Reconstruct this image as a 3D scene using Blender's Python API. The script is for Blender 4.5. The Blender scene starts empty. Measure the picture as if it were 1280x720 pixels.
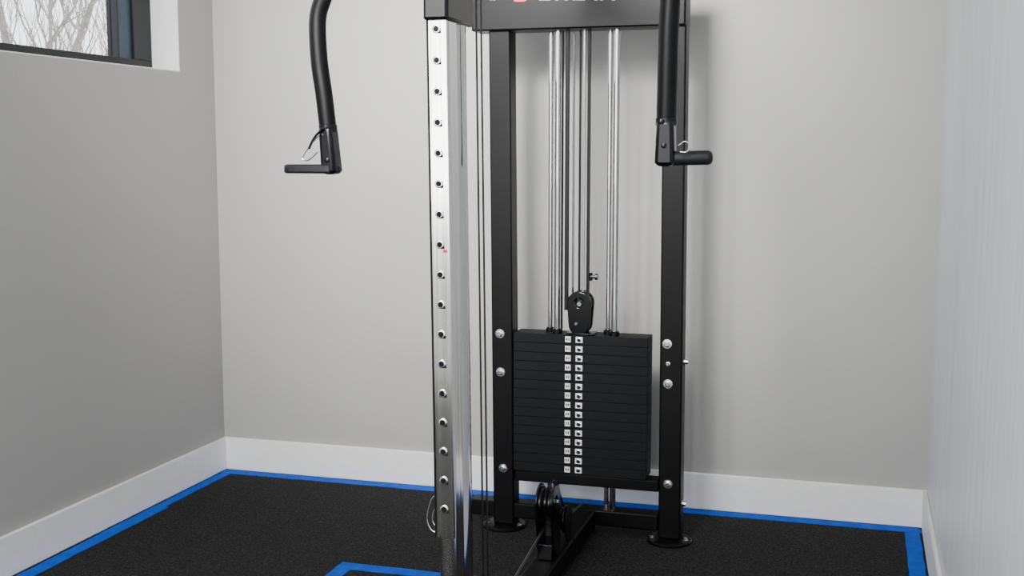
import bpy, bmesh, math, random
from mathutils import Vector, Matrix
random.seed(7)
C = bpy.context.scene.collection
# ---------------------------------------------------------------- camera model
F=1480.0; HOR=188.0; VPX=1080.0; H=1.19
TH=math.atan((360-HOR)/F)
PSI=math.atan2(VPX-640, F*math.cos(TH)+(360-HOR)*math.sin(TH))
CAM=Vector((0,0,H))
def ray(px,py):
    u=(px-640)/F; v=(360-py)/F
    yy=math.cos(TH)+v*math.sin(TH); zz=-math.sin(TH)+v*math.cos(TH)
    return Vector((u*math.cos(PSI)-yy*math.sin(PSI), u*math.sin(PSI)+yy*math.cos(PSI), zz))
def onX(px,py,x): d=ray(px,py); return CAM+d*(x/d.x)
def onY(px,py,y): d=ray(px,py); return CAM+d*(y/d.y)
def onZ(px,py,z=0): d=ray(px,py); return CAM+d*((z-H)/d.z)
# ---------------------------------------------------------------- materials
def mat(name,col,rough=.5,metal=0,ns=40,na=.06,bump=0,bs=200,spec=.5,stretch=None,coat=0):
    m=bpy.data.materials.new(name); m.use_nodes=True; nt=m.node_tree; b=nt.nodes['Principled BSDF']
    tc=nt.nodes.new('ShaderNodeTexCoord'); mp=nt.nodes.new('ShaderNodeMapping')
    nt.links.new(tc.outputs['Object'],mp.inputs['Vector'])
    if stretch: mp.inputs['Scale'].default_value=stretch
    n=nt.nodes.new('ShaderNodeTexNoise'); n.inputs['Scale'].default_value=ns; n.inputs['Detail'].default_value=3
    nt.links.new(mp.outputs['Vector'],n.inputs['Vector'])
    r=nt.nodes.new('ShaderNodeValToRGB')
    r.color_ramp.elements[0].position=.3; r.color_ramp.elements[1].position=.7
    r.color_ramp.elements[0].color=tuple(max(0,c*(1-na)) for c in col)+(1,)
    r.color_ramp.elements[1].color=tuple(min(1,c*(1+na)) for c in col)+(1,)
    nt.links.new(n.outputs['Fac'],r.inputs['Fac']); nt.links.new(r.outputs['Color'],b.inputs['Base Color'])
    b.inputs['Roughness'].default_value=rough; b.inputs['Metallic'].default_value=metal
    b.inputs['Specular IOR Level'].default_value=spec; b.inputs['Coat Weight'].default_value=coat
    if bump:
        n2=nt.nodes.new('ShaderNodeTexNoise'); n2.inputs['Scale'].default_value=bs; n2.inputs['Detail'].default_value=4
        nt.links.new(mp.outputs['Vector'],n2.inputs['Vector'])
        bp=nt.nodes.new('ShaderNodeBump'); bp.inputs['Strength'].default_value=bump; bp.inputs['Distance'].default_value=.003
        nt.links.new(n2.outputs['Fac'],bp.inputs['Height']); nt.links.new(bp.outputs['Normal'],b.inputs['Normal'])
    return m
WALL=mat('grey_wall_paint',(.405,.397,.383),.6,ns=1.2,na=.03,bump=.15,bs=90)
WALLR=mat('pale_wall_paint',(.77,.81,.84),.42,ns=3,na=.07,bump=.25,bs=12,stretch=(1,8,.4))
CEIL=mat('ceiling_white',(.85,.85,.85),.8,na=.02)
BASE=mat('baseboard_white',(.93,.92,.90),.4,na=.02)
REVEAL=mat('reveal_white',(.82,.82,.81),.6,na=.02)
BLACK=mat('black_powder_coat',(.002,.002,.0023),.42,ns=60,na=.2,bump=.10,bs=900,spec=.17)
BLACKP=mat('black_plastic',(.003,.003,.004),.24,ns=60,na=.15,spec=.28)
GLOSS=mat('black_gloss_plastic',(.002,.002,.003),.16,ns=60,na=.15,spec=.35)
GRIP=mat('black_rubber_grip',(.007,.007,.009),.5,ns=120,na=.2,bump=.2,bs=500,spec=.3)
PLATE=mat('weight_plate_charcoal',(.0045,.0048,.006),.6,ns=80,na=.15,bump=.12,bs=600,spec=.16)
CHROME=mat('chrome',(.62,.615,.61),.06,metal=1,ns=30,na=.03)
POLISH=mat('polished_column_steel',(.74,.73,.715),.13,metal=1,ns=60,na=.15,bump=.5,bs=26,stretch=(2,2,.02))
BRUSH=mat('brushed_aluminium',(.66,.65,.63),.15,metal=1,ns=60,na=.18,bump=.25,bs=30,stretch=(2,2,.03))
STEEL=mat('zinc_bolt_steel',(.75,.75,.75),.22,metal=1,ns=100,na=.08)
CABLESTEEL=mat('cable_grey_steel',(.35,.35,.35),.2,metal=1,ns=100,na=.1)
HOLE=mat('dark_hole',(.006,.006,.006),.7,spec=.2)
CABLE=mat('black_cable',(.006,.006,.007),.3,ns=200,na=.2)
LABEL=mat('white_label',(.78,.78,.76),.5,na=.03)
LETTER=mat('white_lettering',(.95,.95,.95),.4,na=.02)
RED=mat('red_decal',(.75,.004,.010),.45,na=.05)
TAPE=mat('blue_painters_tape',(.0,.09,.58),.65,ns=25,na=.15,bump=.3,bs=120,spec=.12)
WFRAME=mat('window_frame_black',(.008,.009,.011),.4,spec=.3)
WBLUE=mat('window_liner_slate',(.03,.055,.08),.5)
BARK=mat('bark_grey_brown',(.30,.27,.25),.9,ns=20,na=.3)
SOIL=mat('outdoor_ground',(.20,.20,.15),.95,ns=4,na=.3)
def rubber():
    m=mat('black_rubber_floor',(.021,.0205,.020),.9,ns=120,na=.75,bump=1.0,bs=140,spec=.12)
    nt=m.node_tree; b=nt.nodes['Principled BSDF']; old=b.inputs['Base Color'].links[0].from_socket
    tc=nt.nodes.new('ShaderNodeTexCoord'); v=nt.nodes.new('ShaderNodeTexVoronoi'); v.inputs['Scale'].default_value=130
    nt.links.new(tc.outputs['Object'],v.inputs['Vector'])
    r=nt.nodes.new('ShaderNodeValToRGB'); r.color_ramp.elements[0].position=.0; r.color_ramp.elements[0].color=(1,1,1,1)
    r.color_ramp.elements[1].position=.30; r.color_ramp.elements[1].color=(0,0,0,1)
    nt.links.new(v.outputs['Distance'],r.inputs['Fac'])
    mx=nt.nodes.new('ShaderNodeMixRGB'); mx.inputs[2].default_value=(.10,.097,.094,1)
    nt.links.new(r.outputs['Color'],mx.inputs[0]); nt.links.new(old,mx.inputs[1]); nt.links.new(mx.outputs[0],b.inputs['Base Color'])
    return m
RUBBER=rubber()
def glass():
    m=bpy.data.materials.new('window_glass'); m.use_nodes=True; nt=m.node_tree
    for n in list(nt.nodes): nt.nodes.remove(n)
    o=nt.nodes.new('ShaderNodeOutputMaterial'); t=nt.nodes.new('ShaderNodeBsdfTransparent'); g=nt.nodes.new('ShaderNodeBsdfGlossy')
    g.inputs['Roughness'].default_value=.03; mx=nt.nodes.new('ShaderNodeMixShader'); mx.inputs[0].default_value=.05
    t.inputs['Color'].default_value=(.98,.99,1,1)
    nt.links.new(t.outputs[0],mx.inputs[1]); nt.links.new(g.outputs[0],mx.inputs[2]); nt.links.new(mx.outputs[0],o.inputs[0]); return m
GLASS=glass()
# ---------------------------------------------------------------- mesh helpers
def box(bm,x0,x1,y0,y1,z0,z1):
    vs=[bm.verts.new((x,y,z)) for x in (x0,x1) for y in (y0,y1) for z in (z0,z1)]
    for f in ((0,1,3,2),(4,6,7,5),(0,4,5,1),(2,3,7,6),(0,2,6,4),(1,5,7,3)): bm.faces.new([vs[i] for i in f])
def tube(bm,pts,r,n=12,cap=True):
    pts=[Vector(p) for p in pts]; rs=r if isinstance(r,(list,tuple)) else [r]*len(pts)
    t0=(pts[1]-pts[0]).normalized(); up=Vector((0,0,1)) if abs(t0.z)<.9 else Vector((1,0,0))
    nrm=t0.cross(up).normalized(); rings=[]
    for i,p in enumerate(pts):
        a=pts[max(0,i-1)]; b=pts[min(len(pts)-1,i+1)]; t=(b-a).normalized()
        nrm=(nrm-t*nrm.dot(t)).normalized(); bi=t.cross(nrm)
        rings.append([bm.verts.new(p+(nrm*math.cos(k*2*math.pi/n)+bi*math.sin(k*2*math.pi/n))*rs[i]) for k in range(n)])
    for i in range(len(rings)-1):
        for k in range(n): bm.faces.new((rings[i][k],rings[i][(k+1)%n],rings[i+1][(k+1)%n],rings[i+1][k]))
    if cap: bm.faces.new(rings[0][::-1]); bm.faces.new(rings[-1])
def lathe(bm,c,axis,prof,n=28):
    c=Vector(c); ax=Vector(axis).normalized(); pts=[c+ax*o for o,_ in prof]
    u=ax.cross(Vector((0,0,1)) if abs(ax.z)<.9 else Vector((1,0,0))).normalized(); w=ax.cross(u); rings=[]
    for (o,r),p in zip(prof,pts): rings.append([bm.verts.new(p+(u*math.cos(k*2*math.pi/n)+w*math.sin(k*2*math.pi/n))*max(r,1e-5)) for k in range(n)])
    for i in range(len(rings)-1):
        for k in range(n): bm.faces.new((rings[i][k],rings[i][(k+1)%n],rings[i+1][(k+1)%n],rings[i+1][k]))
    bm.faces.new(rings[0][::-1]); bm.faces.new(rings[-1])
def smooth(pts,n=6):
    P=[Vector(p) for p in pts]; P=[2*P[0]-P[1]]+P+[2*P[-1]-P[-2]]; out=[]
    for i in range(1,len(P)-2):
        for k in range(n):
            t=k/n; a,b,c,d=P[i-1],P[i],P[i+1],P[i+2]
            out.append(.5*((2*b)+(c-a)*t+(2*a-5*b+4*c-d)*t*t+(3*b-a-3*c+d)*t**3))
    out.append(P[-2]); return out
def prism(bm,outline,axis,a,b):
    def v(p,o):
        return {'x':(o,p[0],p[1]),'y':(p[0],o,p[1]),'z':(p[0],p[1],o)}[axis]
    A=[bm.verts.new(v(p,a)) for p in outline]; B=[bm.verts.new(v(p,b)) for p in outline]; n=len(outline)
    bm.faces.new(A[::-1]); bm.faces.new(B)
    for i in range(n): bm.faces.new((A[i],A[(i+1)%n],B[(i+1)%n],B[i]))
def stadium(p0,p1,r,n=10,r2=None):
    r2=r2 or r
    p0=Vector(p0); p1=Vector(p1); d=(p1-p0).normalized(); a=math.atan2(d.y,d.x); o=[]
    for k in range(n+1): t=a-math.pi/2+math.pi*k/n; o.append((p1.x+r2*math.cos(t),p1.y+r2*math.sin(t)))
    for k in range(n+1): t=a+math.pi/2+math.pi*k/n; o.append((p0.x+r*math.cos(t),p0.y+r*math.sin(t)))
    return o
def plate_hole(bm,outline,hc,hr,axis,a,b):
    n=len(outline)
    def v(p,o): return {'x':(o,p[0],p[1]),'y':(p[0],o,p[1])}[axis]
    hole=[]
    for p in outline:
        t=math.atan2(p[1]-hc[1],p[0]-hc[0]); hole.append((hc[0]+hr*math.cos(t),hc[1]+hr*math.sin(t)))
    L=[[bm.verts.new(v(p,o)) for p in q] for o in (a,b) for q in (outline,hole)]
    for i in range(n):
        k=(i+1)%n
        bm.faces.new((L[0][i],L[0][k],L[1][k],L[1][i])); bm.faces.new((L[2][i],L[3][i],L[3][k],L[2][k]))
        bm.faces.new((L[0][i],L[2][i],L[2][k],L[0][k])); bm.faces.new((L[1][i],L[1][k],L[3][k],L[3][i]))
def obj(name,bm,m,parent=None,bevel=0,origin=None,lean=None,seg=2):
    bmesh.ops.recalc_face_normals(bm,faces=bm.faces)
    if lean:
        for v in bm.verts: v.co.x+=lean[0]*(v.co.z-lean[1])
    me=bpy.data.meshes.new(name); bm.to_mesh(me); bm.free(); me.materials.append(m)
    o=bpy.data.objects.new(name,me); C.objects.link(o)
    off=Vector(origin) if origin is not None else Vector((0,0,0))
    if parent is not None:
        base=Vector(parent.get('_o',(0,0,0))); me.transform(Matrix.Translation(-base)); o.parent=parent; o['_o']=tuple(base)
    elif origin is not None:
        me.transform(Matrix.Translation(-off)); o.location=off; o['_o']=tuple(off)
    for p in me.polygons: p.use_smooth=True
    try: me.set_sharp_from_angle(angle=math.radians(35))
    except Exception: pass
    if bevel:
        b=o.modifiers.new('bevel','BEVEL'); b.width=bevel; b.segments=seg; b.limit_method='ANGLE'; b.angle_limit=math.radians(50)
    return o
def empty(name,loc,label=None,cat=None,group=None):
    o=bpy.data.objects.new(name,None); C.objects.link(o); o.location=loc; o['_o']=tuple(loc); o.empty_display_size=.1
    if label: o['label']=label; o['category']=cat
    if group: o['group']=group
    return o
def tag(o,label,cat,group=None):
    o['label']=label; o['category']=cat
    if group: o['group']=group
    return o
def N(): return bmesh.new()
def struct(o): o['kind']='structure'; return o
# ---------------------------------------------------------------- room
A=onZ(280,586); B=onZ(1157,658)
XL=A.x; XR=B.x; YB=(A.y+B.y)/2; HB=onY(280,545,YB).z
YF=-1.4; ZC=2.62; T=.2
bm=N(); box(bm,XL-T,XR+T,YF,YB+T,-.12,0); struct(obj('floor',bm,RUBBER))
bm=N(); box(bm,XL-T,XR+T,YF,YB+T,ZC,ZC+.1); struct(obj('ceiling',bm,CEIL))
bm=N(); box(bm,XL-T,XR+T,YB,YB+T,0,ZC); struct(obj('wall_back',bm,WALL))
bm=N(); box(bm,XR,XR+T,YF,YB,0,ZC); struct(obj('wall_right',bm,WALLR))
j=onX(225,90,XL); YJ=j.y; ZS=j.z; YJ0=YJ-1.7; ZW=ZS+.75
bm=N()
box(bm,XL-T,XL,YF,YJ0,0,ZC); box(bm,XL-T,XL,YJ,YB,0,ZC); box(bm,XL-T,XL,YJ0,YJ,0,ZS); box(bm,XL-T,XL,YJ0,YJ,ZW,ZC)
struct(obj('wall_left',bm,WALL))
bt=.014
bm=N(); box(bm,XL,XR,YB-bt,YB,0,HB); struct(obj('baseboard_back',bm,BASE,bevel=.004))
bm=N(); box(bm,XL,XL+bt,YF,YB-bt,0,HB); struct(obj('baseboard_left',bm,BASE,bevel=.004))
bm=N(); box(bm,XR-bt,XR,YF,YB-bt,0,HB); struct(obj('baseboard_right',bm,BASE,bevel=.004))
# window
XF=onY(190,50,YJ).x
w=empty('window_1',(XF,YJ,ZS)); w['kind']='structure'
ft=onX(146,71,XF).z
bm=N()
yA=onX(167,40,XF).y
box(bm,XF-.05,XF,YJ0,YJ,ZS,ft); box(bm,XF-.05,XF,YJ0,YJ,ZW-.06,ZW); box(bm,XF-.05,XF,yA,YJ,ft,ZW-.06); box(bm,XF-.05,XF,YJ0,YJ0+.06,ft,ZW-.06)
obj('window_frame',bm,WFRAME,w,.002)
yB=onX(147,40,XF-.01).y
bm=N(); box(bm,XF-.05,XF-.01,yB,yA,ft,ZW-.06); obj('slate_jamb',bm,WBLUE,w,.001)
bm=N(); box(bm,XF-.045,XF-.006,yB-.008,yB,ft,ZW-.06); obj('mullion',bm,WFRAME,w)
bm=N(); box(bm,XF-.032,XF-.027,YJ0+.06,yB-.008,ft,ZW-.06); obj('pane',bm,GLASS,w)
bm=N()
box(bm,XF,XL-.001,YJ-.004,YJ,ZS+.004,ZW); box(bm,XF,XL-.001,YJ0,YJ,ZS,ZS+.004)
box(bm,XF,XL-.001,YJ0,YJ0+.004,ZS+.004,ZW)
obj('reveal_lining',bm,REVEAL,w)
# ---------------------------------------------------------------- tape
def strip(p0,p1,wd,z=.0,seed=0,name='painters_tape',label='',rag=.003):
    rnd=random.Random(seed); p0=Vector(p0); p1=Vector(p1); d=(p1-p0); L=d.length; d.normalize(); s=Vector((-d.y,d.x,0))
    n=max(3,int(L/.06)); bm=N(); top=[];bot=[]
    for i in range(n+1):
        t=i/n; e=rnd.uniform(-.004,.004) if i in(0,n) else 0
        a=p0+d*(L*t+e)+s*(wd/2+rnd.uniform(-rag,rag)*.6); b=p0+d*(L*t-e)-s*(wd/2+rnd.uniform(-rag,rag)*.6)
        zz=z+.0012+rnd.uniform(0,.0004)
        top.append((bm.verts.new((a.x,a.y,zz)),bm.verts.new((b.x,b.y,zz)))); bot.append((bm.verts.new((a.x,a.y,z)),bm.verts.new((b.x,b.y,z))))
    for i in range(n):
        bm.faces.new((top[i][0],top[i][1],top[i+1][1],top[i+1][0])); bm.faces.new((bot[i][0],bot[i+1][0],bot[i+1][1],bot[i][1]))
        for k in (0,1): bm.faces.new((top[i][k],top[i+1][k],bot[i+1][k],bot[i][k]))
    bm.faces.new((top[0][0],bot[0][0],bot[0][1],top[0][1])); bm.faces.new((top[-1][0],top[-1][1],bot[-1][1],bot[-1][0]))
    o=obj(name,bm,TAPE,origin=(p0.x,p0.y,z)); return tag(o,label,'tape','strips of blue tape on the floor')
tw=.048
strip((XL+bt+.003,YB-bt-.028,0),(XR-bt-.003,YB-bt-.028,0),tw,0,1,label='long blue tape strip along the back wall baseboard behind the machine')
strip((XL+bt+.024,YB-bt-.052,0),(XL+bt+.024,YB-.80,0),tw*.8,0,2,label='short far piece of blue tape beside the left baseboard, nearest the back corner')
strip((XL+bt+.036,YB-.50,.0018),(XL+bt+.036,.2,.0018),tw,.0018,3,label='long blue tape strip along the left wall baseboard under the window')
strip((XR-bt-.029,YB-bt-.054,0),(XR-bt-.029,.3,0),.046,0,4,label='blue tape strip along the right wall baseboard')
K=onZ(428,703)
# ---------------------------------------------------------------- machine
fl=onZ(633,655); fr=onZ(838,673)
YR=(fl.y+fr.y)/2; cx=(fl.x+fr.x)/2; hw=(fr.x-fl.x)/2
strip((K.x,K.y-.024,0),(cx-.05,K.y-.024,0),tw,0,5,label='short blue tape strip crossing the dark floor toward the chrome column')
strip((K.x+.024,K.y-.05,0),(K.x+.024,K.y-.95,0),tw,0,6,label='blue tape strip running from the floor tape corner toward the viewer')
M=empty('cable_machine',(cx,YR,0),'tall black cable exercise machine with chrome column, weight stack and two hanging arms','exercise machine')
UW=.034
yf=YR-UW
zb0=onY(700,36,YR-.05).z; zb1=onY(700,-34,YR-.05).z
LU=(-.0085,0.0)
for s in (-1,1):
    x=cx+s*hw
    bm=N(); box(bm,x-UW,x+UW,YR-UW,YR+UW,.009,zb1-.001); obj('upright',bm,BLACK,M,.005,lean=LU if s<0 else (-.0045,.3))
    bm=N(); lathe(bm,(x,YR-.022,0),(0,0,1),[(0,.070),(.006,.070),(.010,.065)],36)
    fp=obj('foot_plate',bm,BLACK,M)
    for dx in(-.052,.052):
        bm=N(); lathe(bm,(x+dx,YR-.036,.010),(0,0,1),[(0,.009),(.003,.009),(.003,.007),(.009,.006)],6)
        obj('anchor_bolt',bm,STEEL,fp)
xl=onY(589,20,YR-.05).x
bm=N(); box(bm,xl,cx+hw+UW-.006,YR-.05,YR+.05,zb0,zb1); beam=obj('crossbeam',bm,BLACK,M,.005)
bm=N(); box(bm,onY(587,640,YR-.03).x,cx+hw-UW,YR-.03,YR+.03,.03,.080); obj('base_crossbar',bm,BLACK,M,.005)
zl0=onY(726,608,yf).z; zl1=onY(726,594,yf).z
bm=N(); box(bm,cx-hw+UW,cx+hw-UW,YR-.03,YR+.03,zl0,zl1); obj('stack_support',bm,BLACK,M,.004)
# white lettering on the crossbeam panel (only its lower edge is inside the photograph)
yp=YR-.05
def pp(x,y): q=onY(x,y-1.8,yp); return (q.x,q.z)
def quad(bm,pts): prism(bm,[pp(*q) for q in pts],'y',yp-.0015,yp)
bm=N(); quad(bm,((640,-22),(656,-22),(662,0),(655,4),(644,4),(640,0))); obj('red_emblem',bm,RED,beam)
letters=[[((608,-20),(612,-20),(617,2),(613,2)),((624,-20),(628,-20),(619,2),(614,2))],
 [((674,-20),(678,-20),(678,2),(674,2)),((678,-1),(688,-1),(688,2),(678,2))],
 [((694,-20),(698,-20),(698,2),(694,2)),((706,-20),(710,-20),(710,2),(706,2))],
 [((716,-20),(720,-20),(720,2),(716,2)),((720,-1),(731,-1),(731,2),(720,2))],
 [((743,-20),(747,-20),(747,2),(743,2))],
 [((757,-20),(761,-20),(754,2),(750,2)),((757,-20),(761,-20),(769,2),(765,2))]]
for L in letters:
    bm=N()
    for q in L: quad(bm,q)
    obj('letter',bm,LETTER,beam)
def bolt(px,py,y=None,r=.0115,parent=M):
    p=onY(px,py,yf); bm=N(); lathe(bm,p,(0,-1,0),[(-.002,r*1.35),(.002,r*1.35),(.0022,r)],24)
    lathe(bm,p,(0,-1,0),[(.0015,r*.95),(.008,r*.9),(.010,r*.6)],6); return obj('bolt',bm,STEEL,parent)
for px,py in ((625,417),(626,465),(629,585),(834,430),(835,480),(835,605)): bolt(px,py,r=.0105)
bolt(835,455,r=.005)
for py in (456,630):
    p=onX(852,py,cx+hw+UW); bm=N(); lathe(bm,(cx+hw+UW,YR,p.z),(1,0,0),[(-.002,.012),(.004,.012),(.005,.008),(.012,.008)],12); obj('side_bolt',bm,STEEL,M)
# weight stack
ys=YR-.036; sx0=cx-hw+UW-.001; sx1=onY(808.5,510,ys).x
zt=onY(726,419,ys).z; z0=zl1+.001; n=15; ph=(zt-z0)/n
lx=onY(709.5,500,ys).x; rx=onY(723.5,500,ys).x
gs=[onY(p,300,YR).x for p in (687,698,760,770)]
for i in range(n):
    a=z0+i*ph; bm=N(); box(bm,sx0,sx1,ys,YR+.05,a,a+ph-.0009)
    w_=obj('weight_plate',bm,PLATE,M,.0009)
    zc=a+ph/2
    bm=N(); box(bm,lx-.0085,lx+.0085,ys-.001,ys,zc-.009,zc+.009); lb=obj('number_label',bm,LABEL,w_)
    bm=N(); box(bm,lx-.005,lx-.0015,ys-.0014,ys-.001,zc-.004,zc+.004); box(bm,lx+.0015,lx+.005,ys-.0014,ys-.001,zc-.004,zc+.004)
    obj('label_print',bm,HOLE,w_)
    bm=N(); box(bm,rx-.0105,rx+.0105,ys-.0012,ys,zc-.009,zc+.009); obj('pin_hole_label',bm,LABEL,w_)
    bm=N(); lathe(bm,(rx,ys-.001,zc),(0,-1,0),[(-.001,.0072),(.0015,.0072),(.002,.0065),(.0022,.0045),(.0005,.0045)],20); obj('pin_hole_ring',bm,STEEL,w_)
    bm=N(); lathe(bm,(rx,ys-.001,zc),(0,-1,0),[(0,.0048),(.0012,.0048)],16); obj('pin_hole',bm,HOLE,w_)
for i,gx in enumerate(gs):
    yy=YR-.012 if i in(1,3) else YR+.012; rr=.0095 if i in (1,3) else .0075
    bm=N(); tube(bm,[(gx,yy,.078),(gx,yy,zb0)],rr,20); obj('guide_rod',bm,CHROME,M)
    bm=N(); lathe(bm,(gx,yy,zt),(0,0,1),[(-.001,rr+.006),(.010,rr+.006),(.014,rr+.003)],24); obj('rod_collar',bm,BLACKP,M)
# stack pulley
pc=onY(726,384,YR-.01); Yp=YR-.01
def wheel(c,axis,r,wd,parent,mats=(BLACKP,STEEL),name='pulley'):
    bm=N(); h=wd/2
    lathe(bm,c,axis,[(-h,r*.55),(-h,r*.86),(-h,r),(-h*.75,r),(-h*.15,r*.8),(h*.15,r*.8),(h*.75,r),(h,r),(h,r*.86),(h*.7,r*.8),(h*.7,r*.4),(h,r*.35)],36)
    o=obj(name,bm,mats[0],parent)
    bm=N(); lathe(bm,c,axis,[(-h*1.7,r*.2),(-h*1.5,r*.28),(h*1.5,r*.28),(h*1.7,r*.2)],6); obj('axle_bolt',bm,mats[1],o); return o
bm=N()
outl=stadium((pc.x,zt+.032),(pc.x,pc.z+.014),.033,r2=.038,n=16)
for s in (-1,1):
    y0=Yp+s*.021-.006
    plate_hole(bm,outl,(pc.x,pc.z+.016),.013,'y',y0,y0+.012)
br=obj('pulley_bracket',bm,GLOSS,M,.004,seg=3)
wheel((pc.x,Yp,pc.z+.012),(0,1,0),.0365,.028,M,(GLOSS,CABLESTEEL))
bm=N(); prism(bm,stadium((pc.x,zt+.028),(pc.x,zt+.042),.028,n=14),'y',Yp-.017,Yp+.017); obj('bracket_core',bm,GLOSS,br,.003)
bm=N(); lathe(bm,(pc.x-.008,Yp-.027,zt+.034),(0,-1,0),[(0,.006),(.004,.006),(.006,.003)],6); obj('bracket_nut',bm,CABLESTEEL,br)
bm=N(); box(bm,pc.x-.040,pc.x+.046,Yp-.03,Yp+.03,zt,zt+.006); obj('bracket_base',bm,BLACKP,M,.002)
for px,yy,low,rr,mm in ((709,Yp,pc.z-.01,.0068,CABLE),(717,YR+.02,zt,.0035,CABLESTEEL),(725,YR+.02,zt,.0036,CABLE),(730,Yp,pc.z+.045,.0040,STEEL),(736,Yp,pc.z,.0052,CABLE),(703,YR+.02,zt,.0036,CABLE)):
    q=onY(px,200,yy).x
    bm=N(); tube(bm,[(q,yy,low),(q,yy,zb0)],rr,10); obj('cable',bm,mm,M)
q=onY(744,346,Yp)
bm=N(); lathe(bm,(q.x-.014,Yp,q.z),(1,0,0),[(0,.006),(.014,.006),(.015,.010),(.022,.010)],10); tube(bm,[(q.x-.014,Yp,q.z-.012),(q.x-.014,Yp,q.z+.012)],.006,10); obj('cable_clamp',bm,BLACKP,M)
# chrome adjustment column
yc=onX(560,HOR,cx+.018).y
xa=onY(536,190,yc).x; xb=onY(560.5,190,yc).x
yb=onX(589,190,xb).y
ym=onX(575,190,xb).y
zcap=onY(560,25,yc).z; zpl=onY(560,673,yc).z
zsp=zb1+.005
LC=(-.010,1.25)
xm=(xa+xb)/2
bm=N(); box(bm,xa+.003,xb-.001,yc+.007,ym,.09,zsp); col=obj('column',bm,POLISH,M,.010,lean=LC,seg=6)
rc=(yb-ym)/2
bm=N(); prism(bm,stadium((xa+rc+.001,(ym+yb)/2),(xb-rc,(ym+yb)/2),rc-.001,n=14) if xb-xa>2*rc+.003 else [(xm+(xb-xa)/2*math.cos(t),(ym+yb)/2+rc*math.sin(t)) for t in [k*math.pi/16 for k in range(32)]],'z',.09,zsp)
obj('rear_column_tube',bm,CHROME,M,lean=LC)
bm=N(); box(bm,xa+.006,xb-.0065,ym-.003,ym+.006,.09,zsp); obj('column_seam',bm,HOLE,M,lean=LC)
bm=N(); box(bm,xa+.0016,xb,yc,yc+.006,zpl,zsp); pl=obj('hole_plate',bm,BRUSH,M,.0015,lean=LC)
bm=N(); box(bm,xa-.0014,xa+.0016,yc-.0004,yc+.012,zpl,zsp); obj('edge_strip',bm,HOLE,M,lean=LC)
hp=(onY(550,73,yc).z-onY(550,112,yc).z)
zh=onY(550,36,yc).z
k=0
while zh-k*hp>zpl+.055:
    z=zh-k*hp
    bm=N(); lathe(bm,(xm-.001,yc,z),(0,-1,0),[(-.001,.0085),(.0018,.0085),(.0024,.0075),(.0024,.0058),(.0002,.0058)],20); obj('hole_rim',bm,STEEL,pl,lean=LC)
    bm=N(); lathe(bm,(xm-.001,yc,z),(0,-1,0),[(0,.0062),(.0012,.0062)],18); box(bm,xm-.001,xm+.008,yc-.0012,yc-.0002,z-.0085,z-.003); obj('adjustment_hole',bm,HOLE,pl,lean=LC)
    k+=1
rz=onY(555,314,yc).z
bm=N(); box(bm,xb-.012,xb-.004,yc-.0012,yc,rz-.003,rz+.003); obj('red_mark',bm,RED,pl)
bm=N(); box(bm,onY(528,10,yc-.012).x,xb+.004,yc-.012,yb+.01,zcap,zsp+.08); obj('column_cap',bm,BLACKP,M,.006)
bm=N(); box(bm,cx-.036,cx+.036,yb+.01,YR+.05,zsp-.004,zsp+.075); obj('top_spine',bm,BLACK,M,.005)
bm=N(); box(bm,cx-.034,cx+.034,yc-.12,YR-.03,.018,.080); obj('front_base_beam',bm,BLACK,M,.005)
bm=N(); box(bm,xa-.02,xb+.03,yc-.05,yb+.05,.080,.092); obj('column_base_plate',bm,BLACK,M,.003)
bm=N(); lathe(bm,(cx,yc-.08,0),(0,0,1),[(0,.07),(.012,.07),(.018,.06)],32); obj('foot_pad',bm,BLACK,M)
for px in (597,603):
    y_=onX(px,HOR,xm+.004).y
    bm=N(); tube(bm,[(xm+.004,y_,.08),(xm+.004,y_,zsp)],.0022,10); obj('cable',bm,CABLE,M,lean=LC)
# floor pulleys
yq=onX(690,630,cx+.012).y; pz=onX(690,630,cx).z+.006
wheel((cx,yq,pz+.012),(1,0,0),.043,.030,M,(BLACKP,BLACKP))
bm=N()
for s in(-1,1):
    plate_hole(bm,stadium((yq+.012,.12),(yq,pz+.016),.036,r2=.048,n=16),(yq,pz+.016),.015,'x',cx+s*.021-.0035,cx+s*.021+.0035)
box(bm,cx-.021,cx+.021,yq-.03,yq+.05,.080,.125)
obj('pulley_bracket',bm,GLOSS,M,.003)
bm=N(); lathe(bm,(cx+.024,yq,pz+.016),(1,0,0),[(0,.009),(.006,.009),(.008,.006)],6); obj('axle_nut',bm,CABLESTEEL,M)
wheel((cx,yq+.16,.140),(1,0,0),.040,.028,M,(BLACKP,BLACKP))
bm=N()
for s in(-1,1):
    prism(bm,stadium((yq+.16,.09),(yq+.16,.143),.028,r2=.034),'x',cx+s*.020-.003,cx+s*.020+.003)
obj('pulley_bracket',bm,BLACK,M,.002)
bm=N(); tube(bm,smooth([(cx,yq-.02,pz+.052),(cx,yq+.08,pz+.05),(cx,yq+.17,.18),(cx,yq+.22,.13),(cx,YR-.06,.11)]),.003,8); obj('cable',bm,CABLE,M)
bm=N(); tube(bm,[(cx,yb+.06,.092),(cx,yq-.01,pz-.045)],.003,8); obj('cable',bm,CABLE,M)
hk=lambda px,py:onY(px,py,yc+.01)
bm=N(); tube(bm,smooth([hk(549,618),hk(541,622),hk(536,635),hk(534,650),hk(539,662),hk(547,666)],5),.0011,8)
tube(bm,smooth([hk(548,630),hk(542,640),hk(541,652),hk(547,660)],5),.0011,8); obj('wire_clip',bm,STEEL,M)
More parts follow.
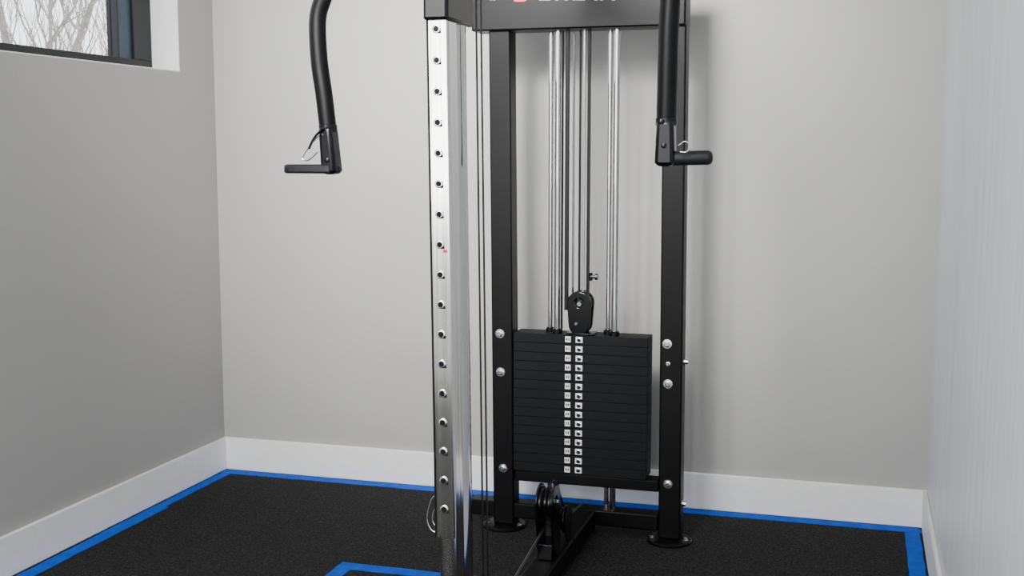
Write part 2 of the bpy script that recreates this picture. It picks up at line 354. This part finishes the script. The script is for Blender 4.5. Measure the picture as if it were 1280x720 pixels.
# arms
lo,hi=1.0,3.2
for _ in range(50):
    a=(lo+hi)/2; m_=(onY(415,200,a).x+onY(833,200,a).x)/2
    if m_>cx: lo=a
    else: hi=a
ya=a
def P(px,py,dy=0): return onY(px,py,ya+dy)
def arm(path,r,house,handle,clip,side,hook):
    up=[P(*q) for q in path]
    zt_=zsp+.045
    x0=up[0].x; full=[(cx+side*.03,ya,zt_),(cx+side*.14,ya,zt_-.005),(cx+side*.25,ya,zt_-.04),((x0+cx+side*.25)/2+side*.02,ya,zt_-.10),(x0-side*hook,ya,up[0].z+.07)]+up[0:]
    bm=N(); tube(bm,smooth(full,7),r,18); ar=obj('cable_arm',bm,BLACK,M)
    bm=N(); lathe(bm,(cx+side*.036,ya,zt_),(side,0,0),[(0,.035),(.02,.035),(.026,.028)],28); obj('arm_pivot',bm,BLACKP,ar)
    (hx0,hy0),(hx1,hy1),hwid=house
    a_=P(hx0,hy0); b_=P(hx1,hy1); bm=N()
    o=[(a_.x-hwid*.85,a_.z),(a_.x+hwid*.85,a_.z),(b_.x+hwid,b_.z+.008),(b_.x+hwid*.7,b_.z),(b_.x-hwid*.7,b_.z),(b_.x-hwid,b_.z+.008)]
    prism(bm,o,'y',ya-.024,ya+.024); obj('arm_end_housing',bm,BLACKP,ar,.009,seg=3)
    bm=N(); tube(bm,[a_+Vector((0,0,.004)),a_-Vector((0,0,.012))],r*1.08,20); obj('collar',bm,BLACKP,ar,.001)
    h0,h1,hr,flat=handle; p0=P(*h0); p1=P(*h1); bm=N()
    if flat:
        prism(bm,stadium((p0.x,ya-.0),(p1.x,ya-.0),.026),'z',p0.z-hr,p0.z+hr); hd=obj('pulley_handle',bm,GRIP,ar,.005)
    else:
        d=(p1-p0).normalized(); tube(bm,[p0,p1-d*.010,p1-d*.004,p1-d*.001,p1],[hr,hr,hr*.85,hr*.6,hr*.3],20); hd=obj('pulley_handle',bm,GRIP,ar)
    for nm,pts,rr in clip:
        bm=N(); tube(bm,smooth([P(x,y,-.03) for x,y in pts],4),rr,8); obj(nm,bm,STEEL if 'clip' in nm else BLACKP,ar)
arm([(404,-2),(397,26),(399,75),(405,118),(410,160)],.0200,((410,158),(415,218),.019),((369,211),(412,211),.0105,True),
    [('carabiner_clip',[(400,168),(389,180),(380,193),(378,199),(386,200),(397,190)],.0017),('strap_stub',[(404,160),(393,172),(386,186)],.003)],-1,.035)
arm([(838,-2),(836,35),(835,70),(834,110),(833,150)],.0215,((833,150),(832,208),.0215),((835,198),(891,197),.0155,False),
    [('carabiner_clip',[(848,182),(856,177),(862,182),(858,190),(850,190)],.0017)],1,0)
for px,py in ((414,200),(829,152),(832,182)):
    p=P(px,py); bm=N(); lathe(bm,(p.x,ya-.023,p.z),(0,-1,0),[(0,.006),(.004,.006),(.005,.004)],10); obj('housing_screw',bm,BLACKP,M)
# ---------------------------------------------------------------- outside
bm=N(); box(bm,XL-40,XL-T-.01,-12,30,-.4,-.3); struct(obj('ground',bm,SOIL))
def tree(px,t,seed,label,height,sc):
    rnd=random.Random(seed); d=ray(px,30); base=Vector((d.x*t,d.y*t,-.3))
    r_=empty('bare_tree',base,label,'tree','bare trees outside the window')
    tb=N(); br_=N()
    trunk=[base+Vector((rnd.uniform(-.05,.05)*k,rnd.uniform(-.05,.05)*k,height*k/6)) for k in range(7)]
    tube(tb,trunk,[.04,.035,.03,.024,.018,.012,.007],8)
    def grow(p,dirn,L,r,lev):
        pts=[p]; q=p.copy(); dd=dirn.copy()
        for k in range(4):
            dd=(dd+Vector((rnd.uniform(-.22,.22),rnd.uniform(-.22,.22),rnd.uniform(0,.30)))).normalized(); q=q+dd*L/4; pts.append(q.copy())
        tube(br_,pts,[r,r*.85,r*.7,r*.55,r*.3],4,False)
        if lev<2:
            for k in range(4):
                s=rnd.choice(pts[1:]); e=(dd+Vector((rnd.uniform(-.7,.7),rnd.uniform(-.7,.7),rnd.uniform(0,.8)))).normalized(); grow(s,e,L*.62,r*.55,lev+1)
    for k in range(20):
        f=.22+.75*k/20; s=trunk[0].lerp(trunk[6],f); a=k*2.4+rnd.random()
        grow(s,Vector((math.cos(a),math.sin(a),1.2)).normalized(),1.05*sc*(1.15-f),.0095*sc,0)
    obj('trunk',tb,BARK,r_); obj('branches',br_,BARK,r_)
tree(35,6.0,3,'leafless tree outside the window, nearest the left edge of the photo',3.4,.8)
tree(105,9.5,5,'leafless tree outside the window, behind the middle of the glass',4.4,1.1)
tree(60,14.5,9,'small distant leafless tree seen through the window glass',5.4,1.5)
# ---------------------------------------------------------------- light
wd=bpy.data.worlds.new('world'); bpy.context.scene.world=wd; wd.use_nodes=True
bg=wd.node_tree.nodes['Background']; bg.inputs[0].default_value=(.95,.97,1,1); bg.inputs[1].default_value=3.6
def area(name,loc,target,sx,sy,e,col=(1,1,1),spread=180):
    l=bpy.data.lights.new(name,'AREA'); l.shape='RECTANGLE'; l.size=sx; l.size_y=sy; l.energy=e; l.color=col; l.spread=math.radians(spread)
    o=bpy.data.objects.new(name,l); C.objects.link(o); o.location=loc; o.rotation_euler=(Vector(target)-Vector(loc)).to_track_quat('-Z','Y').to_euler(); return o
area('soft_window_light',(XL+.65,-.7,1.7),(-.2,3.2,1.1),1.0,1.5,52,(1,.995,.98))
area('ceiling_panel_light',(-.6,1.4,2.6),(-.6,1.4,0),1.2,1.2,9,(1,.98,.95))
area('back_wall_glow',(-1.0,.9,2.3),(-1.15,YB,1.45),.8,.6,30,(1,.99,.98),55)
# ---------------------------------------------------------------- camera
cd=bpy.data.cameras.new('camera'); cam=bpy.data.objects.new('camera',cd); C.objects.link(cam)
cam.location=CAM; cam.rotation_mode='XYZ'; cam.rotation_euler=(math.pi/2-TH,0,PSI)
cd.sensor_width=36; cd.lens=F/1280*36; cd.clip_start=.05
bpy.context.scene.camera=cam
for o in bpy.data.objects:
    if '_o' in o: del o['_o']
